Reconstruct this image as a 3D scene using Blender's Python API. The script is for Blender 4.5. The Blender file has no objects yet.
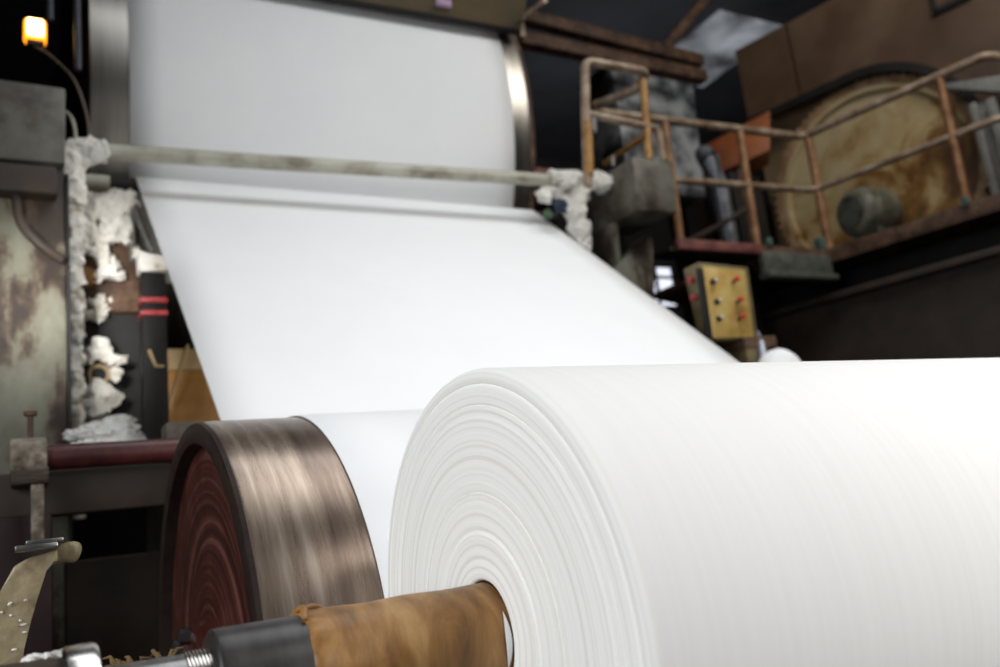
import bpy, bmesh, math, random
from mathutils import Vector, Matrix, noise
PI = math.pi
H = 1.6                      # height of the lens above the floor; all z below are relative to it
scene = bpy.context.scene
COL = scene.collection

# ------------------------------------------------------------------ camera
F, CX, CY = 868.74, 500.0, 333.5
YAW, PIT, ROL = 0.5264, 0.2144, 0.1210
def cam_matrix():
    Ry = Matrix(((math.cos(ROL), 0, math.sin(ROL)), (0, 1, 0), (-math.sin(ROL), 0, math.cos(ROL))))
    Rx = Matrix(((1, 0, 0), (0, math.cos(PIT), -math.sin(PIT)), (0, math.sin(PIT), math.cos(PIT))))
    Rz = Matrix(((math.cos(YAW), math.sin(YAW), 0), (-math.sin(YAW), math.cos(YAW), 0), (0, 0, 1)))
    return Rz @ Rx @ Ry
R3 = cam_matrix()
cd = bpy.data.cameras.new('camera'); cam = bpy.data.objects.new('camera', cd); COL.objects.link(cam)
cd.sensor_width = 36; cd.lens = 36 * F / 1000; cd.clip_start = .02; cd.clip_end = 100
cd.dof.use_dof = True; cd.dof.focus_distance = 1.45; cd.dof.aperture_fstop = 2.8; cd.dof.aperture_blades = 0
right, fwd, up = R3.col[0], R3.col[1], R3.col[2]
m4 = Matrix((right, up, -fwd)).transposed().to_4x4(); m4.translation = (0, 0, H)
cam.matrix_world = m4
scene.camera = cam
def ray(px, py): return R3 @ Vector(((px - CX) / F, 1, -(py - CY) / F))
def at(px, py, ax, v):
    d = ray(px, py); return d * (v / d['xyz'.index(ax)])
# a gallery frame on the right: u runs along the gallery towards the viewer, n away into the wall
GO = Vector((6.206, 4.882, 0)); GU = Vector((.245, -.97, 0)).normalized(); GN = Vector((.97, .245, 0)).normalized()
def G(u, off, z): return GO + GU * u + GN * off + Vector((0, 0, z))

# ------------------------------------------------------------------ materials
def new_mat(name):
    m = bpy.data.materials.new(name); m.use_nodes = True
    nt = m.node_tree; b = nt.nodes['Principled BSDF']
    return m, nt, b
def lin(c):
    return tuple(((x / 12.92) if x <= .04045 else ((x + .055) / 1.055) ** 2.4) for x in [v / 255 for v in c])
def mat(name, cols, rough=.6, metal=0, scale=6, stretch=(1, 1, 1), stops=None, bump=0, bscale=None, detail=6, rvar=0, spec=.5, distort=0, zg=None):
    """cols: sRGB 0-255 colours spread over a noise"""
    m, nt, b = new_mat(name)
    b.inputs['Roughness'].default_value = rough; b.inputs['Metallic'].default_value = metal
    b.inputs['Specular IOR Level'].default_value = spec
    if not isinstance(cols[0], (tuple, list)): cols = [cols]
    if len(cols) == 1 and not bump:
        b.inputs['Base Color'].default_value = (*lin(cols[0]), 1); return m
    tc = nt.nodes.new('ShaderNodeTexCoord'); mp = nt.nodes.new('ShaderNodeMapping')
    mp.inputs['Scale'].default_value = stretch
    nt.links.new(tc.outputs['Object'], mp.inputs['Vector'])
    n = nt.nodes.new('ShaderNodeTexNoise'); n.inputs['Scale'].default_value = scale; n.inputs['Detail'].default_value = detail
    n.inputs['Roughness'].default_value = .62; n.inputs['Distortion'].default_value = distort
    nt.links.new(mp.outputs['Vector'], n.inputs['Vector'])
    r = nt.nodes.new('ShaderNodeValToRGB'); e = r.color_ramp.elements
    k = len(cols); stops = stops or [.32 + .36 * i / max(1, k - 1) for i in range(k)]
    while len(e) < k: e.new(.5)
    while len(e) > k: e.remove(e[-1])
    for i in range(k): e[i].position = stops[i]; e[i].color = (*lin(cols[i]), 1)
    fac = n.outputs['Fac']
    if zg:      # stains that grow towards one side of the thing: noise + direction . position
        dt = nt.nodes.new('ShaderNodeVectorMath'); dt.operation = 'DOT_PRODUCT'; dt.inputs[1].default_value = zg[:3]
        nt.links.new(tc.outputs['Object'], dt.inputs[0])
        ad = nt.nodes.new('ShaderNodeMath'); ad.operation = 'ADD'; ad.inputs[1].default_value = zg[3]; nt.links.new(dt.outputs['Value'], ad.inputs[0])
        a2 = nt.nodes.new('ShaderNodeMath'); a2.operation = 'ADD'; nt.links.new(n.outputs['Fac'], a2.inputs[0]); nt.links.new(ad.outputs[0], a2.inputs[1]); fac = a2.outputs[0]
    nt.links.new(fac, r.inputs['Fac']); nt.links.new(r.outputs['Color'], b.inputs['Base Color'])
    if bump:
        n2 = nt.nodes.new('ShaderNodeTexNoise'); n2.inputs['Scale'].default_value = bscale or scale * 3; n2.inputs['Detail'].default_value = 4
        nt.links.new(mp.outputs['Vector'], n2.inputs['Vector'])
        bp = nt.nodes.new('ShaderNodeBump'); bp.inputs['Strength'].default_value = bump; bp.inputs['Distance'].default_value = .01
        nt.links.new(n2.outputs['Fac'], bp.inputs['Height']); nt.links.new(bp.outputs['Normal'], b.inputs['Normal'])
    if rvar:
        mr = nt.nodes.new('ShaderNodeMapRange'); mr.inputs['To Min'].default_value = rough - rvar; mr.inputs['To Max'].default_value = rough + rvar
        nt.links.new(n.outputs['Fac'], mr.inputs['Value']); nt.links.new(mr.outputs['Result'], b.inputs['Roughness'])
    return m

M = {}
M['paper'] = mat('paper_white', [(243, 244, 246), (246, 247, 248)], .85, 0, 3, spec=.2)
M['paper_roll'] = mat('paper_roll_side', [(246, 246, 245), (250, 250, 249)], .85, 0, 90, (1, .02, .02), spec=.2)
def rings_mat():
    m, nt, b = new_mat('paper_roll_edge'); b.inputs['Roughness'].default_value = .9; b.inputs['Specular IOR Level'].default_value = .15
    tc = nt.nodes.new('ShaderNodeTexCoord'); sx = nt.nodes.new('ShaderNodeSeparateXYZ'); nt.links.new(tc.outputs['Object'], sx.inputs[0])
    cv = nt.nodes.new('ShaderNodeCombineXYZ'); nt.links.new(sx.outputs['Y'], cv.inputs['Y']); nt.links.new(sx.outputs['Z'], cv.inputs['Z'])
    ln = nt.nodes.new('ShaderNodeVectorMath'); ln.operation = 'LENGTH'; nt.links.new(cv.outputs[0], ln.inputs[0])
    n = nt.nodes.new('ShaderNodeTexNoise'); n.noise_dimensions = '1D'; n.inputs['Scale'].default_value = 130; n.inputs['Detail'].default_value = 5
    nt.links.new(ln.outputs['Value'], n.inputs['W'])
    r = nt.nodes.new('ShaderNodeValToRGB'); e = r.color_ramp.elements
    e[0].position = .3; e[0].color = (*lin((230, 228, 222)), 1); e[1].position = .52; e[1].color = (*lin((245, 245, 242)), 1)
    nt.links.new(n.outputs['Fac'], r.inputs['Fac']); nt.links.new(r.outputs['Color'], b.inputs['Base Color'])
    return m
M['rings'] = rings_mat()
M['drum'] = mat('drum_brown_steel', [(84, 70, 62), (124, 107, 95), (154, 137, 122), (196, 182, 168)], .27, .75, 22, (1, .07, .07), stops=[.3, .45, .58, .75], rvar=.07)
def drum_face():
    m, nt, b = new_mat('drum_red_face'); tc = nt.nodes.new('ShaderNodeTexCoord'); sx = nt.nodes.new('ShaderNodeSeparateXYZ'); nt.links.new(tc.outputs['Object'], sx.inputs[0])
    cv = nt.nodes.new('ShaderNodeCombineXYZ'); nt.links.new(sx.outputs['Y'], cv.inputs['Y']); nt.links.new(sx.outputs['Z'], cv.inputs['Z'])
    ln = nt.nodes.new('ShaderNodeVectorMath'); ln.operation = 'LENGTH'; nt.links.new(cv.outputs[0], ln.inputs[0])
    n = nt.nodes.new('ShaderNodeTexNoise'); n.noise_dimensions = '1D'; n.inputs['Scale'].default_value = 40; n.inputs['Detail'].default_value = 6
    nt.links.new(ln.outputs['Value'], n.inputs['W'])
    n2 = nt.nodes.new('ShaderNodeTexNoise'); n2.inputs['Scale'].default_value = 9; nt.links.new(tc.outputs['Object'], n2.inputs['Vector'])
    mx = nt.nodes.new('ShaderNodeMath'); mx.operation = 'MULTIPLY_ADD'; mx.inputs[1].default_value = .35; nt.links.new(n2.outputs['Fac'], mx.inputs[0])
    m2 = nt.nodes.new('ShaderNodeMath'); m2.operation = 'MULTIPLY'; m2.inputs[1].default_value = .65; nt.links.new(n.outputs['Fac'], m2.inputs[0]); nt.links.new(m2.outputs[0], mx.inputs[2])
    r = nt.nodes.new('ShaderNodeValToRGB'); e = r.color_ramp.elements
    for k, (p, c) in enumerate(((.34, (44, 20, 17)), (.5, (66, 29, 24)), (.62, (80, 37, 31)), (.72, (104, 66, 58)))):
        if k >= 2: e.new(.5)
        e[k].position = p; e[k].color = (*lin(c), 1)
    nt.links.new(mx.outputs[0], r.inputs['Fac']); nt.links.new(r.outputs['Color'], b.inputs['Base Color']); b.inputs['Roughness'].default_value = .32
    return m
M['drum_face'] = drum_face()
M['drum_rim'] = mat('drum_rim_dark', [(30, 21, 19), (50, 36, 30)], .45, .2, 20)
M['steel'] = mat('worn_steel', [(128, 128, 128), (170, 168, 166)], .3, .95, 20, (1, .1, .1), rvar=.08)
M['chrome'] = mat('bright_steel', [(205, 200, 195), (225, 222, 218)], .22, 1, 30)
M['sleeve'] = mat('dark_sleeve', [(46, 45, 46), (68, 66, 66), (92, 89, 88)], .36, .6, 10, (1, .25, .25), rvar=.1)
M['kraft'] = mat('brown_wrap', [(92, 60, 28), (136, 95, 48), (162, 119, 66), (190, 150, 97)], .45, 0, 7, (2.6, .9, .9), stops=[.3, .43, .55, .68], bump=.2, bscale=12, rvar=.1, distort=.6)
M['bare_steel'] = mat('polished_dryer_steel', [(122, 118, 112), (150, 146, 140)], .3, .95, 14, (1, .05, .05), rvar=.08)
M['dark_head'] = mat('dark_cast_iron', [(22, 20, 20), (38, 34, 32)], .6, .3, 8)
M['frame_green'] = mat('peeling_green_grey_paint', [(40, 29, 20), (70, 57, 44), (100, 97, 83), (112, 112, 98), (126, 125, 112)], .6, .0, 5, (1, 1, .5), stops=[.40, .45, .50, .6, .74], bump=.2, bscale=30)
M['frame_grey'] = mat('dirty_grey_steel', [(52, 43, 32), (80, 74, 63), (98, 95, 86), (114, 112, 106)], .5, .1, 4, stops=[.38, .47, .56, .72], bump=.15, rvar=.1)
M['dark'] = mat('black_steel', [(14, 13, 13), (30, 27, 25)], .6, .2, 5)
M['rust_dark'] = mat('rusty_brown_steel', [(44, 30, 22), (82, 58, 42), (112, 86, 66)], .7, 0, 9, bump=.2)
M['brown_dark'] = mat('dark_brown_steel', [(40, 32, 26), (60, 46, 36)], .65, 0, 6)
M['lint'] = mat('paper_lint', [(176, 162, 138), (226, 222, 212), (240, 238, 232)], .95, 0, 14, stops=[.28, .40, .6], bump=.5, bscale=50, spec=.1)
M['pulp'] = mat('white_pulp', [(214, 212, 206), (240, 240, 238)], .95, 0, 20, bump=.6, bscale=60, spec=.1)
M['pipe_white'] = mat('weathered_pale_pipe', [(120, 114, 96), (168, 165, 150), (190, 188, 176)], .5, .1, 8, (.6, 1, 1))
M['red_pipe'] = mat('dark_red_pipe', [(44, 17, 18), (66, 26, 27), (86, 40, 38)], .4, 0, 10, rvar=.1)
M['red_band'] = mat('red_band', [(150, 46, 50), (180, 70, 72)], .5, 0, 20)
M['tan_board'] = mat('tan_board', [(112, 76, 34), (150, 106, 52), (176, 134, 76)], .6, 0, 3, bump=.1)
M['beige'] = mat('beige_wood', [(160, 134, 94), (186, 162, 122)], .6, 0, 8)
M['lever'] = mat('chipped_cream_paint', [(70, 58, 42), (136, 122, 94), (160, 148, 118)], .45, .1, 14, stops=[.3, .45, .65], bump=.35, bscale=40)
M['dirty'] = mat('grimy_brown_iron', [(40, 32, 28), (78, 66, 56)], .55, .3, 20, (.5, 2, 2), bump=.6)
M['rail_tan'] = mat('worn_tan_rail', [(104, 82, 64), (146, 126, 106), (178, 162, 144)], .5, .2, 8, bump=.1)
M['rail_yellow'] = mat('worn_yellow_rail', [(104, 72, 40), (160, 116, 58), (178, 144, 88)], .5, .1, 9)
M['post_orange'] = mat('rusty_tan_post', [(104, 68, 42), (140, 98, 64), (160, 124, 88)], .55, .1, 9)
M['kick_red'] = mat('faded_red_steel', [(84, 44, 42), (124, 72, 66), (140, 92, 84)], .6, 0, 8)
M['deck_green'] = mat('grey_green_steel', [(58, 56, 48), (84, 88, 80), (98, 102, 94)], .6, .1, 8)
M['teal'] = mat('faded_teal_paint', [(62, 84, 78), (84, 110, 102)], .6, 0, 10)
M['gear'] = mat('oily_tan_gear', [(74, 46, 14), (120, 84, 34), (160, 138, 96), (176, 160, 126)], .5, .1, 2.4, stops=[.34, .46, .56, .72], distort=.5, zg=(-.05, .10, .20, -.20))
M['gear_rim'] = mat('rusty_gear_teeth', [(110, 80, 54), (150, 120, 88), (166, 142, 112)], .65, .1, 8)
M['panel_brown'] = mat('brown_sheet_metal', [(56, 40, 29), (84, 64, 48), (112, 92, 75)], .5, .1, .55, stops=[.3, .5, .7], rvar=.12)
M['panel_tan'] = mat('stained_tan_panel', [(120, 96, 66), (158, 138, 104)], .6, 0, 2)
M['grey_post'] = mat('grey_channel_paint', [(96, 96, 92), (124, 124, 120)], .6, .1, 8)
M['motor'] = mat('grey_green_motor', [(70, 70, 58), (110, 108, 94), (140, 136, 122)], .5, .1, 6)
M['orange'] = mat('orange_paint', [(120, 66, 36), (160, 92, 50)], .5, 0, 3)
M['galv'] = mat('galvanised_sheet', [(50, 54, 58), (120, 124, 130), (190, 194, 198), (210, 214, 218)], .5, .2, 1.5, stops=[.4, .47, .55, .7])
M['duct'] = mat('pale_blue_duct', [(100, 104, 112), (150, 154, 166)], .35, .6, 6)
M['cb_face'] = mat('yellow_control_face', [(120, 92, 40), (176, 144, 76), (196, 170, 106)], .5, 0, 6, stops=[.28, .45, .65])
M['cb_body'] = mat('olive_control_body', [(92, 80, 52), (126, 112, 78)], .55, 0, 8)
M['knob_black'] = mat('black_knob', [(30, 28, 28)], .3)
M['knob_red'] = mat('red_knob', [(196, 34, 36)], .35)
M['knob_white'] = mat('painted_knob_glint', [(220, 214, 196)], .4)
M['hood'] = mat('grimy_olive_hood', [(52, 46, 36), (88, 80, 62), (104, 88, 64)], .5, .1, 2.5, (.6, 1, 1), rvar=.1)
M['concrete'] = mat('concrete_floor', [(60, 56, 52), (84, 80, 76)], .8, 0, 2, bump=.1)
M['wall'] = mat('dark_factory_wall', [(50, 48, 48), (72, 69, 68)], .8, 0, .8)
M['roof'] = mat('dark_roof', [(62, 62, 66), (92, 92, 98)], .8, 0, .6)
M['cable'] = mat('grey_cable', [(110, 96, 84)], .5)
M['black_rubber'] = mat('black_rubber', [(24, 22, 22)], .5)
M['straw'] = mat('torn_brown_paper', [(84, 66, 38), (138, 112, 70)], .8, 0, 30)
M['pink'] = mat('painted_light_spot', [(170, 140, 170)], .6)
def emis(name, col, s):
    m, nt, b = new_mat(name); b.inputs['Base Color'].default_value = (*lin(col), 1)
    b.inputs['Emission Color'].default_value = (*lin(col), 1); b.inputs['Emission Strength'].default_value = s
    return m
M['lamp'] = emis('amber_lamp_lens', (255, 150, 30), 2.6)
M['lamp_core'] = emis('amber_lamp_core', (255, 214, 130), 14)
M['deep_red'] = mat('very_dark_red_panel', [(28, 12, 12), (44, 19, 19)], .55, 0, 6)
M['clamp'] = mat('grimy_pale_iron', [(60, 52, 44), (112, 102, 88), (170, 164, 152)], .6, .1, 16, stops=[.35, .48, .66], bump=.3)
M['sky'] = emis('skylight_sheet', (190, 196, 206), .22)
def patchy_sky():  # emission strength varies by noise across the sheet
    m, nt, b = new_mat('skylight_sheet'); n = nt.nodes.new('ShaderNodeTexNoise'); n.inputs['Scale'].default_value = 1.1; n.inputs['Detail'].default_value = 3
    tc = nt.nodes.new('ShaderNodeTexCoord'); nt.links.new(tc.outputs['Object'], n.inputs['Vector'])
    mr = nt.nodes.new('ShaderNodeMapRange'); mr.inputs['From Min'].default_value = .38; mr.inputs['From Max'].default_value = .66; mr.inputs['To Min'].default_value = .02; mr.inputs['To Max'].default_value = .42
    nt.links.new(n.outputs['Fac'], mr.inputs['Value']); nt.links.new(mr.outputs['Result'], b.inputs['Emission Strength'])
    b.inputs['Emission Color'].default_value = (*lin((200, 206, 214)), 1); b.inputs['Base Color'].default_value = (.2, .2, .22, 1); return m
M['conduit'] = mat('dim_blue_conduit', [(54, 56, 66), (70, 72, 84)], .5, .2, 8)
M['sky'] = patchy_sky()
M['daylight'] = emis('daylight_pane', (225, 230, 245), 1.3)

# ------------------------------------------------------------------ mesh helper
class MB:
    def __init__(s): s.bm = bmesh.new()
    def hexa(s, p, bev=0, seg=2):
        """p: 8 points, bottom loop 0-3 then top loop 4-7"""
        vs = [s.bm.verts.new(Vector(q)) for q in p]
        fs = [s.bm.faces.new([vs[i] for i in f]) for f in ((3, 2, 1, 0), (4, 5, 6, 7), (0, 1, 5, 4), (1, 2, 6, 5), (2, 3, 7, 6), (3, 0, 4, 7))]
        if bev:
            es = list({e for f in fs for e in f.edges})
            bmesh.ops.bevel(s.bm, geom=es, offset=bev, segments=seg, affect='EDGES', profile=.5)
        return s
    def box(s, x0, x1, y0, y1, z0, z1, bev=0):
        return s.hexa([(x0, y0, z0), (x1, y0, z0), (x1, y1, z0), (x0, y1, z0), (x0, y0, z1), (x1, y0, z1), (x1, y1, z1), (x0, y1, z1)], bev)
    def gbox(s, u0, u1, o0, o1, z0, z1, bev=0):
        c = [(u0, o0), (u0, o1), (u1, o1), (u1, o0)]
        return s.hexa([G(u, o, z0) for u, o in c] + [G(u, o, z1) for u, o in c], bev)
    def prism(s, pts, vec, bev=0):
        """closed outline pts pushed along vec"""
        vec = Vector(vec); a = [s.bm.verts.new(Vector(q)) for q in pts]; b = [s.bm.verts.new(Vector(q) + vec) for q in pts]
        fs = [s.bm.faces.new(a[::-1]), s.bm.faces.new(b)]
        k = len(pts)
        for i in range(k): fs.append(s.bm.faces.new((a[i], a[(i + 1) % k], b[(i + 1) % k], b[i])))
        if bev: bmesh.ops.bevel(s.bm, geom=list({e for f in fs for e in f.edges}), offset=bev, segments=2, affect='EDGES', profile=.5)
        return s
    def tube(s, pts, r, seg=14, rad=None, cap=True):
        pts = [Vector(q) for q in pts]; n = len(pts); rings = []
        ref = None
        for i, q in enumerate(pts):
            t = (pts[min(i + 1, n - 1)] - pts[max(i - 1, 0)]).normalized()
            if ref is None:
                ref = t.orthogonal().normalized()
            ref = (ref - t * ref.dot(t)).normalized(); bi = t.cross(ref)
            rr = rad[i] if rad else r
            rings.append([s.bm.verts.new(q + (ref * math.cos(2 * PI * k / seg) + bi * math.sin(2 * PI * k / seg)) * rr) for k in range(seg)])
        for i in range(n - 1):
            for k in range(seg):
                s.bm.faces.new((rings[i][k], rings[i][(k + 1) % seg], rings[i + 1][(k + 1) % seg], rings[i + 1][k]))
        if cap: s.bm.faces.new(rings[0][::-1]); s.bm.faces.new(rings[-1])
        return s
    def lathe(s, prof, org, axis=(1, 0, 0), seg=96, close=True):
        """prof: (along axis, radius)"""
        org = Vector(org); ax = Vector(axis).normalized()
        a = Vector((0, 0, 1)); a = (a - ax * a.dot(ax)); a = (a if a.length > .1 else Vector((0, 1, 0))).normalized(); b = ax.cross(a)
        rings = []
        for t, r in prof:
            if r < 1e-6: rings.append([s.bm.verts.new(org + ax * t)])
            else: rings.append([s.bm.verts.new(org + ax * t + (a * math.cos(2 * PI * k / seg) + b * math.sin(2 * PI * k / seg)) * r) for k in range(seg)])
        for p, q in zip(rings, rings[1:]):
            for k in range(seg):
                k2 = (k + 1) % seg
                if len(p) == 1 and len(q) == 1: continue
                if len(p) == 1: s.bm.faces.new((p[0], q[k2], q[k]))
                elif len(q) == 1: s.bm.faces.new((p[k], p[k2], q[0]))
                else: s.bm.faces.new((p[k], p[k2], q[k2], q[k]))
        return s
    def blob(s, c, rad, seed=0, amp=.35, freq=2.2, sub=4):
        c = Vector(c); rad = Vector(rad if isinstance(rad, (tuple, list)) else (rad,) * 3)
        r = bmesh.ops.create_icosphere(s.bm, subdivisions=sub, radius=1)
        for v in r['verts']:
            d = v.co.normalized(); o = Vector((seed * 7.3, seed * 3.1, seed * 1.7))
            k = 1 + amp * noise.fractal(d * freq + o, .9, 2, 4)
            v.co = c + Vector((d.x * rad.x, d.y * rad.y, d.z * rad.z)) * k
        return s
    def fuzz(s, amp, freq, seed=0):
        for v in s.bm.verts:
            q = v.co * freq + Vector((seed, seed * 2.1, 0)); v.co = v.co + Vector((noise.fractal(q, .8, 2, 3), noise.fractal(q + Vector((9, 0, 0)), .8, 2, 3), noise.fractal(q + Vector((0, 9, 0)), .8, 2, 3))) * amp
        return s
    def build(s, name, material, parent=None, smooth=True, org=None, angle=38):
        bmesh.ops.recalc_face_normals(s.bm, faces=s.bm.faces)
        if org is None:
            if parent is not None: org = Vector(parent['_org'])
            else:
                xs = [v.co for v in s.bm.verts]
                org = Vector(((min(v.x for v in xs) + max(v.x for v in xs)) / 2, (min(v.y for v in xs) + max(v.y for v in xs)) / 2, min(v.z for v in xs)))
        org = Vector(org)
        for v in s.bm.verts: v.co -= org
        me = bpy.data.meshes.new(name); s.bm.to_mesh(me); s.bm.free()
        o = bpy.data.objects.new(name, me); COL.objects.link(o)
        me.materials.append(M[material] if isinstance(material, str) else material)
        if smooth:
            for p in me.polygons: p.use_smooth = True
            try: me.set_sharp_from_angle(angle=math.radians(angle))
            except Exception: pass
        if parent is not None:
            o.parent = parent; o.location = org - Vector(parent['_org'])
        else: o.location = org + Vector((0, 0, H))
        o['_org'] = tuple(org)
        return o
def tag(o, label, cat, group=None):
    o['label'] = label; o['category'] = cat
    if group: o['group'] = group
    return o
def thing(name, org, label, cat, group=None):
    o = bpy.data.objects.new(name, None); COL.objects.link(o); o.empty_display_size = .1
    o['_org'] = tuple(org); o.location = Vector(org) + Vector((0, 0, H))
    return tag(o, label, cat, group)
def structure(o, label=None):
    o['kind'] = 'structure'; return o
def smooth_path(pts, r=.08, n=6):
    """polyline with rounded corners"""
    pts = [Vector(p) for p in pts]; out = [pts[0]]
    for a, b, c in zip(pts, pts[1:], pts[2:]):
        d1 = (a - b); d2 = (c - b); k = min(r, d1.length * .49, d2.length * .49)
        p, q = b + d1.normalized() * k, b + d2.normalized() * k
        for i in range(n + 1):
            t = i / n; out.append(p * (1 - t) ** 2 + b * 2 * t * (1 - t) + q * t * t)
    return out + [pts[-1]]
rnd = random.Random(5)

# ------------------------------------------------------------------ the setting
FZ, CZ = -H, 6.4
structure(MB().box(-4, 13, -4, 12.5, FZ - .2, FZ).build('floor', 'concrete', smooth=False))
structure(MB().box(-4, 13, 12.3, 12.5, FZ, CZ).build('wall_back', 'wall', smooth=False))
structure(MB().box(-4.2, -4, -4, 12.5, FZ, CZ).build('wall_left', 'wall', smooth=False))
structure(MB().box(13, 13.2, -4, 12.5, FZ, CZ).build('wall_right', 'wall', smooth=False))
structure(MB().box(-4, 13, -4.2, -4, FZ, CZ).build('wall_front', 'wall', smooth=False))
structure(MB().box(-4, 13, -4, 12.5, CZ, CZ + .15).build('ceiling', 'roof', smooth=False))
# a translucent roof sheet and a daylit window far behind the machine
sk = structure(MB().box(8.35, 9.6, 7.45, 9.2, CZ - .04, CZ).build('window_1', 'sky', smooth=False))
w2 = MB().box(10.35, 11.05, 12.24, 12.3, 3.62, 4.38).build('window_2', 'daylight', smooth=False); structure(w2)
wf = MB()
for xx in (10.33, 10.6, 11.03): wf.box(xx, xx + .05, 12.18, 12.26, 3.58, 4.42)
for zz in (3.57, 4.16, 4.38): wf.box(10.33, 11.08, 12.19, 12.25, zz, zz + .05)
structure(wf.build('window_frame', 'dark', w2, smooth=False))

# ------------------------------------------------------------------ paper roll
XS, W = .6054, 2.6045          # left edge and width of the paper
RC = Vector((XS, 1.1875, -.1551)); RR = .39
roll = thing('paper_roll', RC, 'huge white paper roll winding up on a brown wrapped core in the foreground', 'paper roll')
prof = [(.012, .0772)]
r = .0778; prof.append((.004, r))
while r < RR - .012:
    r += rnd.uniform(.0018, .0052)
    prof.append((rnd.uniform(-.0006, .0006) + (.0022 if rnd.random() < .06 else 0), min(r, RR - .010)))
prof += [(.0015, RR - .007), (.004, RR - .0035), (.008, RR - .001), (.013, RR)]
MB().lathe(prof, RC, seg=200).build('wound_paper_edge', 'rings', roll, angle=60)
MB().lathe([(.013, RR), (.2, RR), (1, RR), (W - .013, RR), (W - .004, RR - .004), (W, RR - .012), (W, .076), (W - .03, .076)], RC, seg=200).build('wound_paper', 'paper_roll', roll, angle=60)
# the core: brown paper wrap with a gathered end over a dark steel sleeve
m = MB(); prof = []
seg = 120; core_n = 46
rings = []
for i in range(core_n):
    t = i / (core_n - 1); x = .330 + (XS + .03 - .330) * t
    ring = []
    for k in range(seg):
        a = 2 * PI * k / seg
        q = Vector((x * 9, math.cos(a) * 1.2, math.sin(a) * 1.2))
        rr = .0735 + .0012 * noise.noise(q * 1.3) + .0012 * noise.noise(Vector((x * 16 + a * 1.1, a * 2, 3)))
        edge = max(0, 1 - t / .10)
        rr += edge * (.0022 * math.sin(a * 13 + 2 * math.sin(a * 3)) + .0030 * noise.noise(Vector((a * 2.2, x * 30, 0))))
        if i == 0: rr = .0702
        xx = x + edge * .009 * noise.noise(Vector((math.cos(a) * 2.2, math.sin(a) * 2.2, 8)))
        ring.append(m.bm.verts.new((xx, RC.y + math.cos(a) * rr, RC.z + math.sin(a) * rr)))
    rings.append(ring)
for p, q in zip(rings, rings[1:]):
    for k in range(seg): m.bm.faces.new((p[k], p[(k + 1) % seg], q[(k + 1) % seg], q[k]))
wrap = m.build('core_wrap', 'kraft', roll, angle=70)
m = MB()      # the crumpled twist of wrap standing on the end of the core
def on_core(x, deg, r): a = math.radians(deg); return Vector((x, RC.y + math.cos(a) * r, RC.z + math.sin(a) * r))
m.tube(smooth_path([on_core(.331, 62, .0715), on_core(.336, 74, .0775), on_core(.340, 88, .079), on_core(.336, 104, .0775), on_core(.33, 118, .073)], .012, 4), .004, 9, rad=None)
m.tube(smooth_path([on_core(.334, 96, .076), on_core(.348, 92, .0795), on_core(.362, 84, .0768), on_core(.372, 74, .0735)], .012, 4), .0036, 9)
m.tube(smooth_path([on_core(.338, 80, .077), on_core(.35, 72, .0775), on_core(.358, 58, .0745)], .012, 4), .0032, 9)
m.build('wrap_twist', 'kraft', wrap)
m = MB(); sv = []
for k in range(25):
    a = math.radians(148 + 60 * k / 24); w_ = .0045 * math.sin(PI * k / 24)
    sv.append([m.bm.verts.new((XS + dx, RC.y + math.cos(a) * rr_, RC.z - math.sin(a) * rr_ + 0)) for dx, rr_ in ((-.004 - w_, .0752), (-.004 + w_, .0752), (-.004 + w_, .0765), (-.004 - w_, .0765))])
for p, q in zip(sv, sv[1:]):
    for i in range(4): m.bm.faces.new((p[i], p[(i + 1) % 4], q[(i + 1) % 4], q[i]))
m.build('torn_paper_strip', 'paper', roll)
MB().lathe([(.0, .0742), (.0, .0772), (.05, .0772)], (XS + .004, RC.y, RC.z), seg=96).build('core_gap', 'dark', roll)
MB().lathe([(.218, .049), (.218, .066), (.221, .0695), (.226, .0702), (.345, .0702), (.36, .069), (.60, .066), (3.4, .066), (3.4, .03)], (0, RC.y, RC.z), seg=96).build('spindle_sleeve', 'sleeve', roll)
pr = [(.155, .03), (.155, .0455)]
x = .186
pr.append((x, .0455))
while x < .2175:
    pr += [(x + .0010, .0490), (x + .0022, .0490), (x + .0032, .0455), (x + .0042, .0455)]; x += .0043
MB().lathe(pr, (0, RC.y, RC.z), seg=72).build('screw_thread', 'chrome', roll, angle=25)
MB().lathe([(.04, .02), (.04, .0445), (.05, .0462), (.186, .0462), (.19, .03)], (0, RC.y, RC.z), seg=72).build('spindle_rod', 'steel', roll)
MB().lathe([(.052, .046), (.052, .072), (.056, .0765), (.084, .0775), (.090, .0745), (.092, .068), (.092, .046)], (0, RC.y, RC.z), seg=72).build('bearing_ring', 'chrome', roll)
m = MB().lathe([(-.30, .03), (-.30, .066), (-.05, .068), (.045, .066), (.052, .06), (.052, .02)], (0, RC.y, RC.z), seg=64)
hous = m.build('bearing_housing', 'dirty', roll)
m = MB()
for j in range(7): m.blob((.020 + .006 * j, RC.y + .01 + .004 * (j % 3), RC.z + .066 + .002 * (j % 2)), (.008, .010, .0045), j, .5, 2.5, 3)
m.build('lint', 'pulp', hous)

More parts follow.
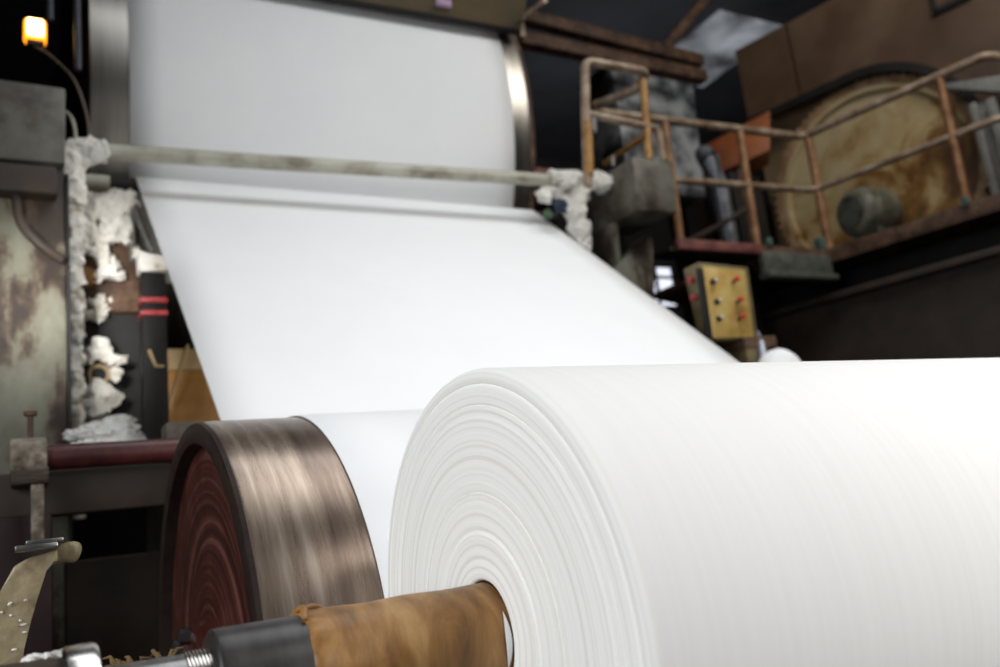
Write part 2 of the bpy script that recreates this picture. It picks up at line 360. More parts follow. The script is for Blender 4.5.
# ------------------------------------------------------------------ reel drum
DC = Vector((.3699, 2.1721, -.2968)); RD = .6158
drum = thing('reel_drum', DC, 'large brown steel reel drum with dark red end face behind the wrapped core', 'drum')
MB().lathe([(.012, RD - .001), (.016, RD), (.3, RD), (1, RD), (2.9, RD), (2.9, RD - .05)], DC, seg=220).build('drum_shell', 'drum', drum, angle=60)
MB().lathe([(.035, RD - .055), (.002, RD - .050), (0, RD - .04), (0, RD - .008), (.003, RD - .003), (.012, RD - .001)], DC, seg=220).build('rim', 'drum_rim', drum)
pf = [(.035, RD - .05)]
rr = RD - .06
while rr > .13:
    pf.append((.03 + rnd.uniform(-.0015, .0015) + .012 * math.exp(-((rr - .36) / .05) ** 2) , rr)); rr -= rnd.uniform(.012, .03)
pf += [(.03, .125), (.03, .02)]
MB().lathe(pf, DC, seg=180).build('end_plate', 'drum_face', drum, angle=60)
hb = MB().lathe([(.03, .17), (.0, .165), (-.012, .155), (-.016, .14), (-.016, .07), (-.03, .065), (-.14, .065), (-.14, .02)], DC, seg=72).build('hub', 'drum_face', drum)
for k in range(8):
    a = PI / 2 + .1 + k * PI / 4
    MB().lathe([(-.038, 0), (-.038, .017), (-.015, .019)], DC + Vector((0, math.cos(a) * .135, math.sin(a) * .135)), seg=6).build('bolt', 'steel', hb)
MB().lathe([(-.001, .04), (-.25, .04), (-.25, 0)], DC + Vector((-.14, 0, 0)), seg=40).build('axle', 'dirty', drum)

# ------------------------------------------------------------------ dryer
YC = Vector((.393, 7.0395, 3.0682)); RY = 2.0903
dry = thing('dryer_cylinder', YC, 'giant polished dryer cylinder carrying the paper sheet above the machine', 'dryer cylinder')
XE = XS + W + .1434 - .393
MB().lathe([(0, RY - .04), (0, RY - .012), (.004, RY), (.3, RY), (1.5, RY), (XE - .004, RY), (XE, RY - .01), (XE, RY - .05)], YC, seg=256).build('shell', 'bare_steel', dry, angle=60)
MB().lathe([(.05, RY - .02), (.03, RY - .06), (.02, RY - .2), (-.05, .9), (-.2, .5), (-.2, 0)], YC, seg=128).build('end_head', 'dark_head', dry)
MB().lathe([(XE - .01, RY - .02), (XE + .015, RY - .012), (XE + .05, RY - .022), (XE + .06, RY - .1), (XE + .16, .9), (XE + .3, .5), (XE + .3, 0)], YC, seg=160).build('end_head', 'rust_dark', dry)
for k in range(2):
    x0 = -.2 if k == 0 else XE + .3; d = -1 if k == 0 else 1
    MB().lathe([(x0, .25), (x0 + d * .55, .25), (x0 + d * .55, 0)], YC, seg=48).build('journal', 'steel', dry)

# ------------------------------------------------------------------ paper web: round the dryer, over the guide roll, down to the drum
def arc(cy, cz, r, a0, a1, n): return [(cy + r * math.cos(math.radians(a0 + (a1 - a0) * i / n)), cz + r * math.sin(math.radians(a0 + (a1 - a0) * i / n))) for i in range(n + 1)]
path = arc(YC.y, YC.z, RY + .004, 60, 221, 90)
GR = Vector((0, 4.886, 2.077)); gr = .05
path += arc(GR.y, GR.z, gr + .002, 50, 131, 10)
p0 = Vector((path[-1][0], path[-1][1])); dd = Vector((-math.cos(.7174), -math.sin(.7174)))
P0 = p0 + dd * 2.52
for q_ in [.004, .012, .03] + [2.52 * i / 24 for i in range(1, 25)]: path.append(tuple(p0 + dd * q_))
P3 = Vector((DC.y + math.cos(math.radians(92)) * (RD + .004), DC.z + math.sin(math.radians(92)) * (RD + .004)))
P1 = P0 + dd * .2; P2 = P3 + Vector((.26, .006))
for i in range(1, 16):
    t = i / 16; path.append(tuple(P0 * (1 - t) ** 3 + P1 * 3 * t * (1 - t) ** 2 + P2 * 3 * t * t * (1 - t) + P3 * t ** 3))
path += arc(DC.y, DC.z, RD + .004, 92, 170, 50)
m = MB(); nx = 14; rows = []
for (yy, zz) in path: rows.append([m.bm.verts.new((XS + W * i / nx, yy, zz)) for i in range(nx + 1)])
for a, b in zip(rows, rows[1:]):
    for i in range(nx): m.bm.faces.new((a[i], a[i + 1], b[i + 1], b[i]))
web = m.build('paper_web', 'paper')
tag(web, 'wide white paper sheet running from the dryer cylinder down onto the reel drum', 'paper sheet')
so = web.modifiers.new('thickness', 'SOLIDIFY'); so.thickness = .0022; so.offset = 0

g = thing('guide_roll', (0.3, GR.y, GR.z), 'dark slim guide roll with a pale end under the top edge of the falling sheet', 'roller')
MB().lathe([(.30, .0), (.30, gr), (.47, gr), (.475, gr - .004)], (0, GR.y, GR.z), seg=40).build('pale_end', 'pipe_white', g)
MB().lathe([(.47, gr - .004), (.48, gr - .002), (3.40, gr - .002), (3.40, 0)], (0, GR.y, GR.z), seg=40).build('roll_body', 'dark', g)

# ------------------------------------------------------------------ guide pipe in front of the dryer
gp = thing('guide_pipe', (.28, 4.5, 2.0), 'long pale grey pipe crossing in front of the dryer with lint on its ends', 'pipe')
MB().tube(smooth_path([(.262, 4.5, .25), (.262, 4.5, 2.075), (.38, 4.5, 2.087), (3.55, 4.5, 2.207)], .09), .043, 20).build('pipe', 'pipe_white', gp)
def dense(pts, n):
    pts = [Vector(p) for p in pts]; L = [0]
    for a, b in zip(pts, pts[1:]): L.append(L[-1] + (b - a).length)
    out = []
    for k in range(n):
        t = L[-1] * k / (n - 1); i = max(i for i in range(len(L)) if L[i] <= t + 1e-9); i = min(i, len(pts) - 2)
        out.append(pts[i].lerp(pts[i + 1], (t - L[i]) / max(1e-9, L[i + 1] - L[i])))
    return out
pth = dense(smooth_path([(.262, 4.49, .42), (.262, 4.49, 2.07), (.43, 4.49, 2.09)], .09), 170)
MB().tube(pth, .05, 22, rad=[.036 + .018 * min(1, k / 120) + .012 * (k > 128) for k in range(169)] + [.044]).fuzz(.020, 17, 1).fuzz(.008, 60, 2).build('lint', 'lint', gp)
pth = dense([(3.14, 4.49, 2.20), (3.60, 4.49, 2.215)], 60)
MB().tube(pth, .055, 22, rad=[.044 + .024 * math.sin(PI * min(1, k / 40) * .5) for k in range(60)]).fuzz(.03, 14, 5).fuzz(.008, 55, 3).build('lint', 'lint', gp)

# ------------------------------------------------------------------ left frame
lf = thing('support_column', (-.2, 4.4, FZ), 'green-grey peeling steel frame column at the left edge below the grey box', 'machine frame')
MB().box(-.75, .222, 4.25, 4.40, FZ, 1.86, .01).build('column', 'frame_green', lf)
MB().box(.222, .238, 4.24, 4.41, FZ, 1.84, .004).build('column_edge', 'dark', lf)
MB().box(-.75, .19, 4.16, 4.3, 1.70, 1.84, .02).build('dark_ledge', 'brown_dark', lf)
m = MB()
m.tube(smooth_path([(.02, 4.22, 1.72), (.03, 4.17, 1.55), (.13, 4.17, 1.44), (.2, 4.2, 1.40)], .08), .022, 10)
m.build('rust_bracket', 'brown_dark', lf)
lb = thing('frame_box', (-.2, 4.4, 1.85), 'dirty grey steel box on top of the left frame column', 'steel box')
m = MB().hexa([(-.75, 4.2, 1.862), (.222, 4.2, 1.872), (.222, 4.75, 1.872), (-.75, 4.75, 1.862), (-.75, 4.2, 2.275), (.226, 4.2, 2.262), (.226, 4.75, 2.262), (-.75, 4.75, 2.275)], .012)
m.build('housing', 'frame_grey', lb)
# thin hose hanging from the box
hz = MB().tube(smooth_path([at(66, 112, 'y', 4.45), at(72, 118, 'y', 4.45), at(75, 130, 'y', 4.45), at(76, 148, 'y', 4.45)], .05), .010, 10).build('hose', 'pipe_white')
tag(hz, 'short pale hose curving down from the left grey box to the pipe end', 'hose')

# lint covered bearing block under the guide roll
lm = thing('bearing_block', (.45, 4.75, 1.36), 'bearing block thick with white paper lint under the guide roll end', 'bearing block')
MB().box(.29, .60, 4.72, 5.0, 1.30, 1.97, .02).build('block', 'rust_dark', lm)
m = MB(); nu, nv = 64, 96; grid = {}
for a in range(nu + 1):
    for b in range(nv + 1):
        px, py = 75 + 62 * a / nu, 194 + 102 * b / nv
        q = Vector((px * .06, py * .06, 3.3))
        h = noise.fractal(q, .7, 2, 4) * .5 + .5 * noise.noise(q * .6) + .36
        if px < 98 and py > 258: h -= .9 * min(1, (py - 258) / 8) * min(1, (98 - px) / 8 + .2)
        if 108 < px < 131 and 246 < py < 262: h -= .6
        if py > 278: h -= (py - 278) / 12
        if px > 128: h -= (px - 128) / 16
        if h > 0: grid[a, b] = (at(px, py, 'y', 4.70) + Vector((0, -.005 - .085 * math.sqrt(min(h, 1)), 0)))
vv = {}
for a in range(nu):
    for b in range(nv):
        ks = [(a, b), (a + 1, b), (a + 1, b + 1), (a, b + 1)]
        if all(k in grid for k in ks):
            for k in ks:
                if k not in vv: vv[k] = m.bm.verts.new(grid[k])
            m.bm.faces.new([vv[k] for k in ks])
li = m.build('lint', 'lint', lm, angle=180)
so = li.modifiers.new('depth', 'SOLIDIFY'); so.thickness = .04; so.offset = -1 if True else 1
c = at(86, 275, 'y', 4.68); MB().lathe([(0, .0), (0, .045), (.03, .055), (.06, .055)], c, (0, 1, 0), 32).build('brown_cap', 'tan_board', lm)
MB().tube([at(133, 203, 'y', 4.68), at(139, 222, 'y', 4.68), at(152, 252, 'y', 4.68)], .016, 10).build('link_arm', 'grey_post', lm)
MB().tube([at(118, 196, 'y', 4.69), at(131, 206, 'y', 4.69), at(133, 262, 'y', 4.69)], .018, 10).build('side_rod', 'grey_post', lm)

MB_ = MB().box(.27, .64, 4.78, 4.90, .60, 1.32)
bk = MB_.build('back_plate', 'dark'); tag(bk, 'dark upright steel plate below the lint covered bearing block', 'steel plate')
m = MB()
for j in range(10): m.blob(at(rnd.uniform(88, 112), rnd.uniform(298, 318), 'y', 4.74), rnd.uniform(.015, .034), j + 90, .6, 2.4, 3)
lp = m.build('lint_wad', 'lint'); tag(lp, 'grey wad of lint stuck on the dark plate below the bearing block', 'lint')
# nozzle with a cap of pulp
nz = thing('nozzle', at(100, 385, 'y', 4.6), 'pulp caked nozzle with a dark round mouth above the white pulp heap', 'nozzle')
cc = at(99, 374, 'y', 4.62)
MB().lathe([(.0, .035), (-.005, .05), (.02, .056), (.2, .056)], cc, (0, 1, 0), 32).build('mouth_ring', 'beige', nz)
MB().lathe([(.02, 0), (.02, .036)], cc, (0, 1, 0), 32).build('mouth', 'dark', nz)
m = MB()
for j, (px, py, q) in enumerate(((100, 342, .028), (96, 351, .036), (108, 354, .036), (88, 358, .03), (116, 360, .03), (114, 374, .028), (97, 390, .05), (84, 396, .04), (108, 398, .05), (92, 408, .06), (78, 385, .02), (80, 405, .04))):
    m.blob(at(px, py, 'y', 4.64), (q * 1.3, q * .8, q * 1.1), j + 120, .15, 1.6, 4)
m.fuzz(.022, 16, 3).fuzz(.008, 60, 5)
m.build('pulp_cap', 'lint', nz)

# dark post with red bands
rp = thing('banded_post', (.605, 4.45, FZ), 'black square post with two red bands beside the left edge of the sheet', 'post')
MB().hexa([(.535, 4.4, FZ), (.652, 4.4, FZ), (.652, 4.5, FZ), (.535, 4.5, FZ), (.562, 4.4, 1.42), (.676, 4.4, 1.42), (.676, 4.5, 1.42), (.562, 4.5, 1.42)], .006).build('post', 'dark', rp)
for zz in (1.262, 1.196):
    MB().box(.553, .68, 4.385, 4.515, zz, zz + .026, .006).build('red_band', 'red_band', rp)
MB().hexa([(.553, 4.39, 1.42), (.685, 4.39, 1.43), (.685, 4.5, 1.43), (.553, 4.5, 1.42), (.55, 4.39, 1.53), (.69, 4.39, 1.50), (.69, 4.5, 1.50), (.55, 4.5, 1.53)], .01).build('lint_cap', 'lint', rp)
MB().tube([at(149, 350, 'y', 4.38), at(156, 366, 'y', 4.38), at(164, 366, 'y', 4.38)], .008, 8).build('wire_clip', 'beige', rp)
# tan boards behind
tb = thing('tan_board', (.65, 5.0, .6), 'tan brown board glimpsed behind the black banded post', 'board')
MB().box(.34, 1.5, 5.0, 5.05, .40, 1.04, .004).build('board', 'tan_board', tb)
MB().box(.34, 1.5, 4.97, 5.06, 1.04, 1.16, .006).build('top_rail', 'beige', tb)
sb = MB().tube([at(188, 345, 'y', 4.9), at(166, 415, 'y', 4.9)], .010, 8).build('thin_rod', 'beige'); tag(sb, 'thin slanting rod in front of the tan board', 'rod')
sb2 = MB().tube([at(137, 350, 'y', 4.9), at(131, 425, 'y', 4.9)], .012, 8).build('thin_rod', 'lint'); tag(sb2, 'thin pale upright rod left of the black banded post', 'rod')

# heap of pulp on a dark trough
tr = MB().box(.05, .9, 3.55, 4.2, .30, .44, .01).build('trough', 'dark'); tag(tr, 'dark steel trough ledge under the white pulp heap', 'trough')
m = MB()
for j in range(26):
    px = rnd.uniform(72, 136); hgt = 1 - ((px - 104) / 38) ** 2
    py = 444 - rnd.uniform(0, 1) * 24 * hgt; q = rnd.uniform(.03, .055)
    c = at(px, py, 'y', 3.75 + .2 * rnd.random()); m.blob((c.x, c.y, c.z), (q * 1.2, q, q * .7), j + 200, .4, 2.2, 3)
m.blob((.37, 3.85, .47), (.15, .2, .06), 240, .2, 2, 4)
ph = m.build('pulp_heap', 'pulp'); tag(ph, 'heap of wet white paper pulp behind the dark red pipe', 'pulp')

# dark red pipe, clamp, hanging strap
rdp = thing('red_pipe', (.3, 2.9, .31), 'dark red horizontal pipe ending behind the top of the reel drum', 'pipe')
MB().tube([(.06, 2.9, .348), (.9, 2.9, .348)], .038, 28).build('pipe', 'red_pipe', rdp)
m = MB()
for j in range(14): m.blob((.12 + .33 * rnd.random() * rnd.random() + .05, 2.885 + .02 * rnd.random(), .386), (rnd.uniform(.006, .018), .012, .004), j + 300, .5, 2.4, 3)
m.build('pulp_flecks', 'pulp', rdp)['kind'] = 'stuff'
cl = thing('pipe_clamp', (.04, 2.9, .28), 'corroded pale clamp with an upright bolt on the left end of the red pipe', 'clamp')
MB().lathe([(-.012, .036), (-.012, .052), (-.006, .057), (.074, .057), (.082, .052), (.082, .036)], (.012, 2.9, .352), seg=36).build('collar', 'clamp', cl)
MB().box(.0, .1, 2.86, 3.0, .27, .322, .008).build('lug', 'dirty', cl)
b_ = MB().lathe([(.40, .0), (.40, .008), (.476, .008), (.476, .018), (.488, .018), (.488, 0)], (.052, 2.9, 0), (0, 0, 1), 12).build('bolt', 'rust_dark', cl)
MB().box(.052, .086, 2.87, 2.885, .085, .29, .004).build('strap', 'clamp', cl)
bm_ = MB().box(-.6, 1.2, 2.98, 3.1, .185, .318, .006).build('cross_beam', 'brown_dark'); tag(bm_, 'dark steel cross beam just below the red pipe', 'beam')
pl = MB().box(.16, .52, 3.35, 3.42, FZ, .05, .01).build('inner_plate', 'brown_dark'); tag(pl, 'dim brown plate in the dark opening left of the reel drum', 'plate')
MB_ = MB().box(-1.2, .11, 2.96, 3.04, FZ, .19, .01).build('cabinet', 'deep_red'); tag(MB_, 'very dark red steel panel at the left edge behind the cream lever', 'cabinet')  # a thin red side panel, not a closed cabinet
st = MB().box(.44, .56, 2.98, 3.08, .320, .45, .01).build('bracket', 'frame_grey'); tag(st, 'small grey bracket beside the top of the reel drum', 'bracket')

# cream lever arm at lower left
lv = thing('lever_arm', (.0, 1.5, -.4), 'chipped cream lever arm with a rounded tip at the lower left edge', 'lever')
ol = [at(px, py, 'y', 1.5) for px, py in ((30, 557), (58, 549), (58, 561), (44, 569), (37, 600), (30, 625), (24, 650), (20, 700), (-30, 700), (-20, 640), (0, 592), (14, 566))]
MB().prism(ol, (0, .05, 0), .004).build('arm', 'lever', lv)
tp = [at(40, 563, 'y', 1.52), at(48, 559, 'y', 1.52), at(56, 555.5, 'y', 1.52), at(63, 553.2, 'y', 1.52), at(69, 552.2, 'y', 1.52), at(73, 552, 'y', 1.52), at(76.5, 552, 'y', 1.52), at(79, 552.2, 'y', 1.52), at(80.6, 552.4, 'y', 1.52), at(81.2, 552.5, 'y', 1.52)]
MB().tube(tp, .012, 24, rad=[.012, .0118, .0125, .0142, .0158, .0162, .0152, .0122, .0075, .003]).build('tip', 'lever', lv, angle=80)
m = MB().box(.006, .062, 1.47, 1.53, .043, .052, .002); m.box(.02, .07, 1.475, 1.525, .052, .058, .002)
m.build('steel_plate', 'steel', lv)
m = MB()
for j in range(9):
    px, py = rnd.uniform(0, 26), rnd.uniform(600, 650); m.blob(at(px, py, 'y', 1.497), (rnd.uniform(.002, .005), .001, .0016), j + 400, .4, 2.3, 2)
m.build('paint_flakes', 'pulp', lv)['kind'] = 'stuff'
# torn scraps between the spindle and the drum
m = MB()
for j in range(13):
    px = rnd.uniform(116, 140) if j < 8 else rnd.uniform(158, 168); c = at(px, 668, 'y', 1.38); hh = rnd.uniform(.008, .018) * (1.6 if px > 150 else .9)
    a = rnd.uniform(-.9, .9)
    m.tube([c, c + Vector((a * .010, 0, hh * .6)), c + Vector((a * .014 + rnd.uniform(-.01, .01), .003, hh)), c + Vector((a * .03, .003, hh * rnd.uniform(.8, 1.1)))], .003, 6, rad=[.004, .0035, .0025, .001])
for j in range(8): m.blob(at(112 + 8 * j, 670, 'y', 1.4), (.010, .010, .007), j + 440, .6, 2.5, 3)
sc_ = m.build('paper_scraps', 'straw'); tag(sc_, 'frayed brown paper scraps behind the threaded spindle', 'paper scraps')

# ------------------------------------------------------------------ warning lamp and cable, upper left
la = thing('warning_lamp', (.118, 5, 2.93), 'glowing amber warning lamp in the dark upper left corner', 'lamp')
MB().box(.062, .176, 4.97, 5.07, 2.958, 3.092, .022).build('lens', 'lamp', la)
MB().box(.078, .160, 4.955, 4.975, 2.974, 3.076, .010).build('bulb_window', 'lamp_core', la)
MB().box(.075, .165, 4.98, 5.06, 2.925, 2.96, .008).build('base', 'dark', la)
cb = [at(*q, 'y', 5 - .1 * i / 6) for i, q in enumerate(((34, 46), (46, 52), (60, 64), (74, 78), (82, 98), (88, 120), (90, 150)))]
ca = MB().tube(smooth_path(cb, .06, 4), .0075, 8).build('cable', 'cable'); tag(ca, 'thin grey cable dropping from the amber lamp to the pipe end', 'cable')
for (a, b, lab) in (((48, -20), (50, 20), 'dim upright conduit right of the amber lamp'), ((74, -20), (78, 70), 'dim upright conduit beside the dryer rim')):
    o = MB().tube([at(*b, 'y', 4.8), Vector((at(*b, 'y', 4.8).x, 4.8, CZ))], .019, 12).build('conduit', 'conduit'); tag(o, lab, 'conduit')

# ------------------------------------------------------------------ hood over the dryer
hd = thing('exhaust_hood', (2, 5, 3.55), 'grimy olive exhaust hood above the top of the dryer', 'hood')
oy = [(4.86, 3.62), (4.90, 3.56), (4.93, 3.55), (4.97, 3.63), (5.0, 4.3), (4.5, 4.9), (4.3, 4.6), (4.62, 3.95)]
m = MB(); m.prism([(.9, y, z - .03) for y, z in oy], (2.45, 0, .06), .012); m.build('canopy', 'hood', hd)
MB().tube([(.9, 4.93, 3.545), (3.35, 4.93, 3.605)], .035, 12).build('lip', 'dark', hd)
MB().tube([at(512, 27, 'y', 5.0), at(545, 0, 'y', 4.6)], .022, 10).build('edge_strut', 'rail_tan', hd)
MB().box(2.62, 2.74, 4.83, 4.86, 3.62, 3.72, .004).build('lilac_light_spot', 'pink', hd)  # coloured plate stands in for a pink-purple spot of light
# beams to the right of the hood
def beam(a, b, s, mt, lab, name='roof_beam', grp=None):
    a, b = Vector(a), Vector(b); t = (b - a).normalized(); sd = t.cross(Vector((0, 0, 1))).normalized() * s; upv = sd.cross(t).normalized() * s
    m = MB()
    m.hexa([a - sd - upv, a + sd - upv, b + sd - upv, b - sd - upv, a - sd + upv, a + sd + upv, b + sd + upv, b - sd + upv], s * .2)
    return tag(m.build(name, mt), lab, 'beam')
beam((4.0, 6.0, 4.30), (6.3, 6.0, 4.27), .065, 'rust_dark', 'lower rusty beam behind the yellow rail cage')
beam((4.15, 6.1, 4.62), (6.4, 6.1, 4.52), .065, 'rust_dark', 'upper rusty beam behind the yellow rail cage')
beam(at(664, 48, 'y', 6.25), at(716, -14, 'y', 6.25), .05, 'rust_dark', 'slanting brace rising from the rusty beams')
for px in (524, 529):
    pass
beam(at(522, 38, 'y', 5.9), at(519, 20, 'y', 5.9), .03, 'rail_tan', 'short pale stub at the left end of the rusty beams')

# low red machine bed behind the pipe's right end
rb = MB().box(4.16, 5.2, 6.2, 6.8, 2.95, 3.14, .02).build('red_ledge', 'kick_red'); tag(rb, 'dark red ledge between the dryer rim and the yellow cage', 'ledge')
# ------------------------------------------------------------------ right frame
rf = thing('support_column', (3.8, 4.6, FZ), 'green-grey frame column to the right of the sheet under the square box', 'machine frame')
MB().box(3.64, 3.86, 4.70, 4.95, FZ, 1.92, .012).build('column', 'dark', rf)  # black colour stands in for the shaded recess under the box
MB().prism([(3.60, 4.47, 1.92), (3.60, 4.95, 1.92), (3.60, 4.95, .8), (3.60, 4.52, 1.0), (3.60, 4.50, 1.62)], (.035, 0, 0), .006).build('gusset', 'frame_green', rf)
sp_ = [at(px, py, 'y', 4.45) for px, py in ((612, 272), (648, 234), (653, 239), (655, 300), (612, 300))]
MB().prism(sp_, (0, .22, 0), .006).build('stiffener', 'frame_green', rf)
bx = thing('frame_box', (3.8, 4.5, 1.9), 'square grey steel box on the right frame column below the yellow cage', 'steel box')
MB().hexa([(3.602, 4.2, 1.905), (3.94, 4.2, 1.905), (3.94, 4.72, 1.92), (3.602, 4.72, 1.92), (3.62, 4.2, 2.278), (3.968, 4.2, 2.285), (3.968, 4.72, 2.30), (3.62, 4.72, 2.30)], .008).build('housing', 'frame_grey', bx)
MB().tube([at(613, 166, 'y', 4.45), at(613, 156, 'y', 4.45)], .014, 10).build('eye_bolt', 'steel', bx)
# lint mass hanging from pipe end on the frame
m = MB()
for (pl_, r0, r1) in (([(579, 186), (577, 205), (576, 222), (582, 240), (586, 252)], .075, .05), ([(541, 198), (550, 190), (566, 190)], .05, .045), ([(562, 196), (570, 208), (576, 216)], .04, .05)):
    pp = dense([at(px, py, 'y', 4.52) for px, py in pl_], 50); m.tube(pp, .05, 24, rad=[(r0 + (r1 - r0) * k / 49) * (.5 + .5 * min(1, k / 6, (49 - k) / 6 + .15)) for k in range(50)])
m.fuzz(.035, 13, 4).fuzz(.010, 50, 7)
lr = m.build('lint_clump', 'lint'); tag(lr, 'shaggy white lint clump hanging below the right end of the pale pipe', 'lint')
rgs = MB().blob(at(560, 206, 'y', 4.45), (.05, .03, .045), 600, .5, 2).build('rag', mat('blue_rag', [(36, 44, 62), (70, 84, 104)], .9, 0, 20)); tag(rgs, 'small dark blue rag caught in the right lint clump', 'rag')
gtr = MB().blob(at(548, 214, 'y', 4.43), (.028, .02, .03), 601, .5, 2).build('rag', mat('green_rag', [(60, 88, 62), (104, 124, 100)], .9, 0, 20)); tag(gtr, 'scrap of green cloth at the lower edge of the right lint clump', 'rag')

# ------------------------------------------------------------------ yellow rail cage
cg = thing('rail_cage', (3.7, 4.5, 2.1), 'worn yellow tubular rail cage standing above the right grey box', 'guard rail')
YF = 4.27
c3 = lambda px, py, y=YF: at(px, py, 'y', y)
MB().tube(smooth_path([c3(588, 186), c3(586, 120), c3(585, 61), c3(648, 72), (3.925, 4.40, 2.92), (3.93, 4.88, 3.05)], .07, 8), .032, 16).build('top_loop', 'rail_tan', cg)
MB().tube(smooth_path([c3(588, 114), c3(630, 123), c3(658, 129), c3(664, 161)], .06, 8), .028, 14).build('mid_rail', 'rail_tan', cg)
MB().tube([c3(643, 80), c3(649, 159.5)], .028, 14).build('front_post', 'rail_yellow', cg)
MB().tube([c3(649, 133), (3.93, 4.88, 2.56)], .022, 14).build('side_rail', 'rail_yellow', cg)
MB().tube([c3(587, 122, YF - .008), c3(589, 175, YF - .008)], .034, 14).build('post_sleeve', 'rail_yellow', cg)
MB().tube([c3(593, 118, YF - .03), c3(594, 132, YF - .03)], .022, 10).build('clip', 'grey_post', cg)

# ------------------------------------------------------------------ gallery railing (front run and run towards the viewer)
Z0, Z1, Z2 = 1.99, 2.54, 3.055
ral = thing('gallery_railing', G(0, 0, Z0), 'long worn tan tube railing turning the corner of the raised gallery', 'railing')
MB().tube(smooth_path([(3.93, 4.88, 2.99), (6.21, 4.88, 3.06), G(1.58, 0, 3.085), G(1.75, .25, 2.95), G(1.75, .7, 2.9)], .10, 8), .035, 16).build('top_rail', 'rail_tan', ral)
MB().tube(smooth_path([(4.3, 4.88, 2.48), (6.21, 4.88, 2.545), G(1.58, 0, 2.56), G(1.75, .25, 2.5), G(1.75, .7, 2.46)], .10, 8), .031, 16).build('mid_rail', 'rail_tan', ral)
for (x, a, b) in ((4.58, 1.93, 3.01), (5.41, 1.96, 3.035)):
    MB().tube([(x - .03, 4.88, a), (x + .02, 4.88, b)], .033, 14).build('post', 'post_orange', ral)
MB().tube([G(.03, .012, 1.98), G(.05, .012, 3.045)], .038, 14).build('corner_post', 'post_orange', ral)
MB().tube([G(1.18, 0, 1.98), G(1.2, 0, 3.06)], .032, 14).build('post', 'post_orange', ral)
for (q, s) in ((G(-.02, -.02, 1.98), .042), (G(1.18, -.02, 1.97), .026), ((5.50, 4.86, 1.98), .024)):
    MB().box(q[0] - s, q[0] + s, q[1] - s, q[1] + s, q[2], q[2] + s * 2.8, .006).build('post_foot', 'teal', ral)
# gallery deck
dk = thing('gallery_deck', G(0, .5, 1.9), 'raised steel gallery deck carrying the tan railing', 'platform')
MB().prism([(5.40, 4.86, 1.93), (6.22, 4.86, 1.93), G(3.2, -.02, 1.93), G(3.2, .74, 1.93), G(-1.7, .74, 1.93), (5.40, 6.3, 1.93)], (0, 0, .055), .006).build('deck_plate', 'rust_dark', dk)
MB().box(5.38, 6.20, 4.84, 4.90, 1.74, 1.93, .008).build('edge_channel', 'deck_green', dk)
MB().box(5.36, 6.18, 4.78, 4.90, 1.69, 1.74, .008).build('bottom_flange', 'deck_green', dk)
MB().gbox(0.02, 3.2, -.03, .0, 1.86, 1.99, .004).build('edge_strip', 'rust_dark', dk)
MB().box(4.50, 5.40, 4.84, 4.90, 1.90, 1.985, .01).build('toe_board', 'kick_red', dk)
MB().box(4.45, 5.40, 4.90, 5.12, 1.90, 1.93, .004).build('tread_plate', 'dark', dk)
MB().box(5.50, 5.62, 5.2, 5.32, FZ, 1.93, .01).build('leg', 'dark', dk)
# wall of the machine below the gallery
sp = thing('machine_housing', G(1, .3, FZ), 'dark steel machine side below the gallery deck', 'machine side')
MB().gbox(-1.6, 3.4, .15, .35, FZ, 1.56).build('side_plate', 'brown_dark', sp, smooth=False)
MB().gbox(-1.5, 3.4, .70, .735, FZ, 1.925).build('rear_plate', 'dark', sp, smooth=False)
MB().gbox(-1.6, 3.4, .02, .14, 1.55, 1.61, .01).build('beam', 'brown_dark', sp)

# ------------------------------------------------------------------ gear wheel, guard panels
gw = thing('cogwheel', G(.2, 1.1, 1.6), 'big oily tan toothed gear wheel behind the gallery railing', 'gear')
gc, gR = G(.205, .86, 2.723), 1.02
MB().lathe([(.05, 0), (.05, .22), (.05, gR - .16), (.0, gR - .14), (.0, gR - .1), (.12, gR - .1)], gc, GN, 128).build('disc', 'gear', gw)
m = MB(); a_ = Vector((0, 0, 1)); b_ = GN.cross(a_)
nt_ = 72
pts = []
for k in range(nt_):
    for (f_, r_) in ((0, gR - .035), (.3, gR - .03), (.42, gR), (.72, gR), (.86, gR - .03)):
        an = 2 * PI * (k + f_) / nt_; pts.append((an, r_))
out0 = [m.bm.verts.new(gc + (a_ * math.cos(t) + b_ * math.sin(t)) * r_ + GN * .0) for t, r_ in pts]
out1 = [m.bm.verts.new(gc + (a_ * math.cos(t) + b_ * math.sin(t)) * r_ + GN * .16) for t, r_ in pts]
inn = [m.bm.verts.new(gc + (a_ * math.cos(t) + b_ * math.sin(t)) * (gR - .1) + GN * .0) for t, r_ in pts]
k_ = len(pts)
for i in range(k_):
    j = (i + 1) % k_
    m.bm.faces.new((out0[i], out0[j], out1[j], out1[i])); m.bm.faces.new((inn[i], inn[j], out0[j], out0[i]))
m.build('toothed_rim', 'gear_rim', gw, angle=20)
gg = thing('gear_guard', G(0, .8, FZ), 'tall brown sheet metal guard arched over the top of the gear wheel', 'guard')
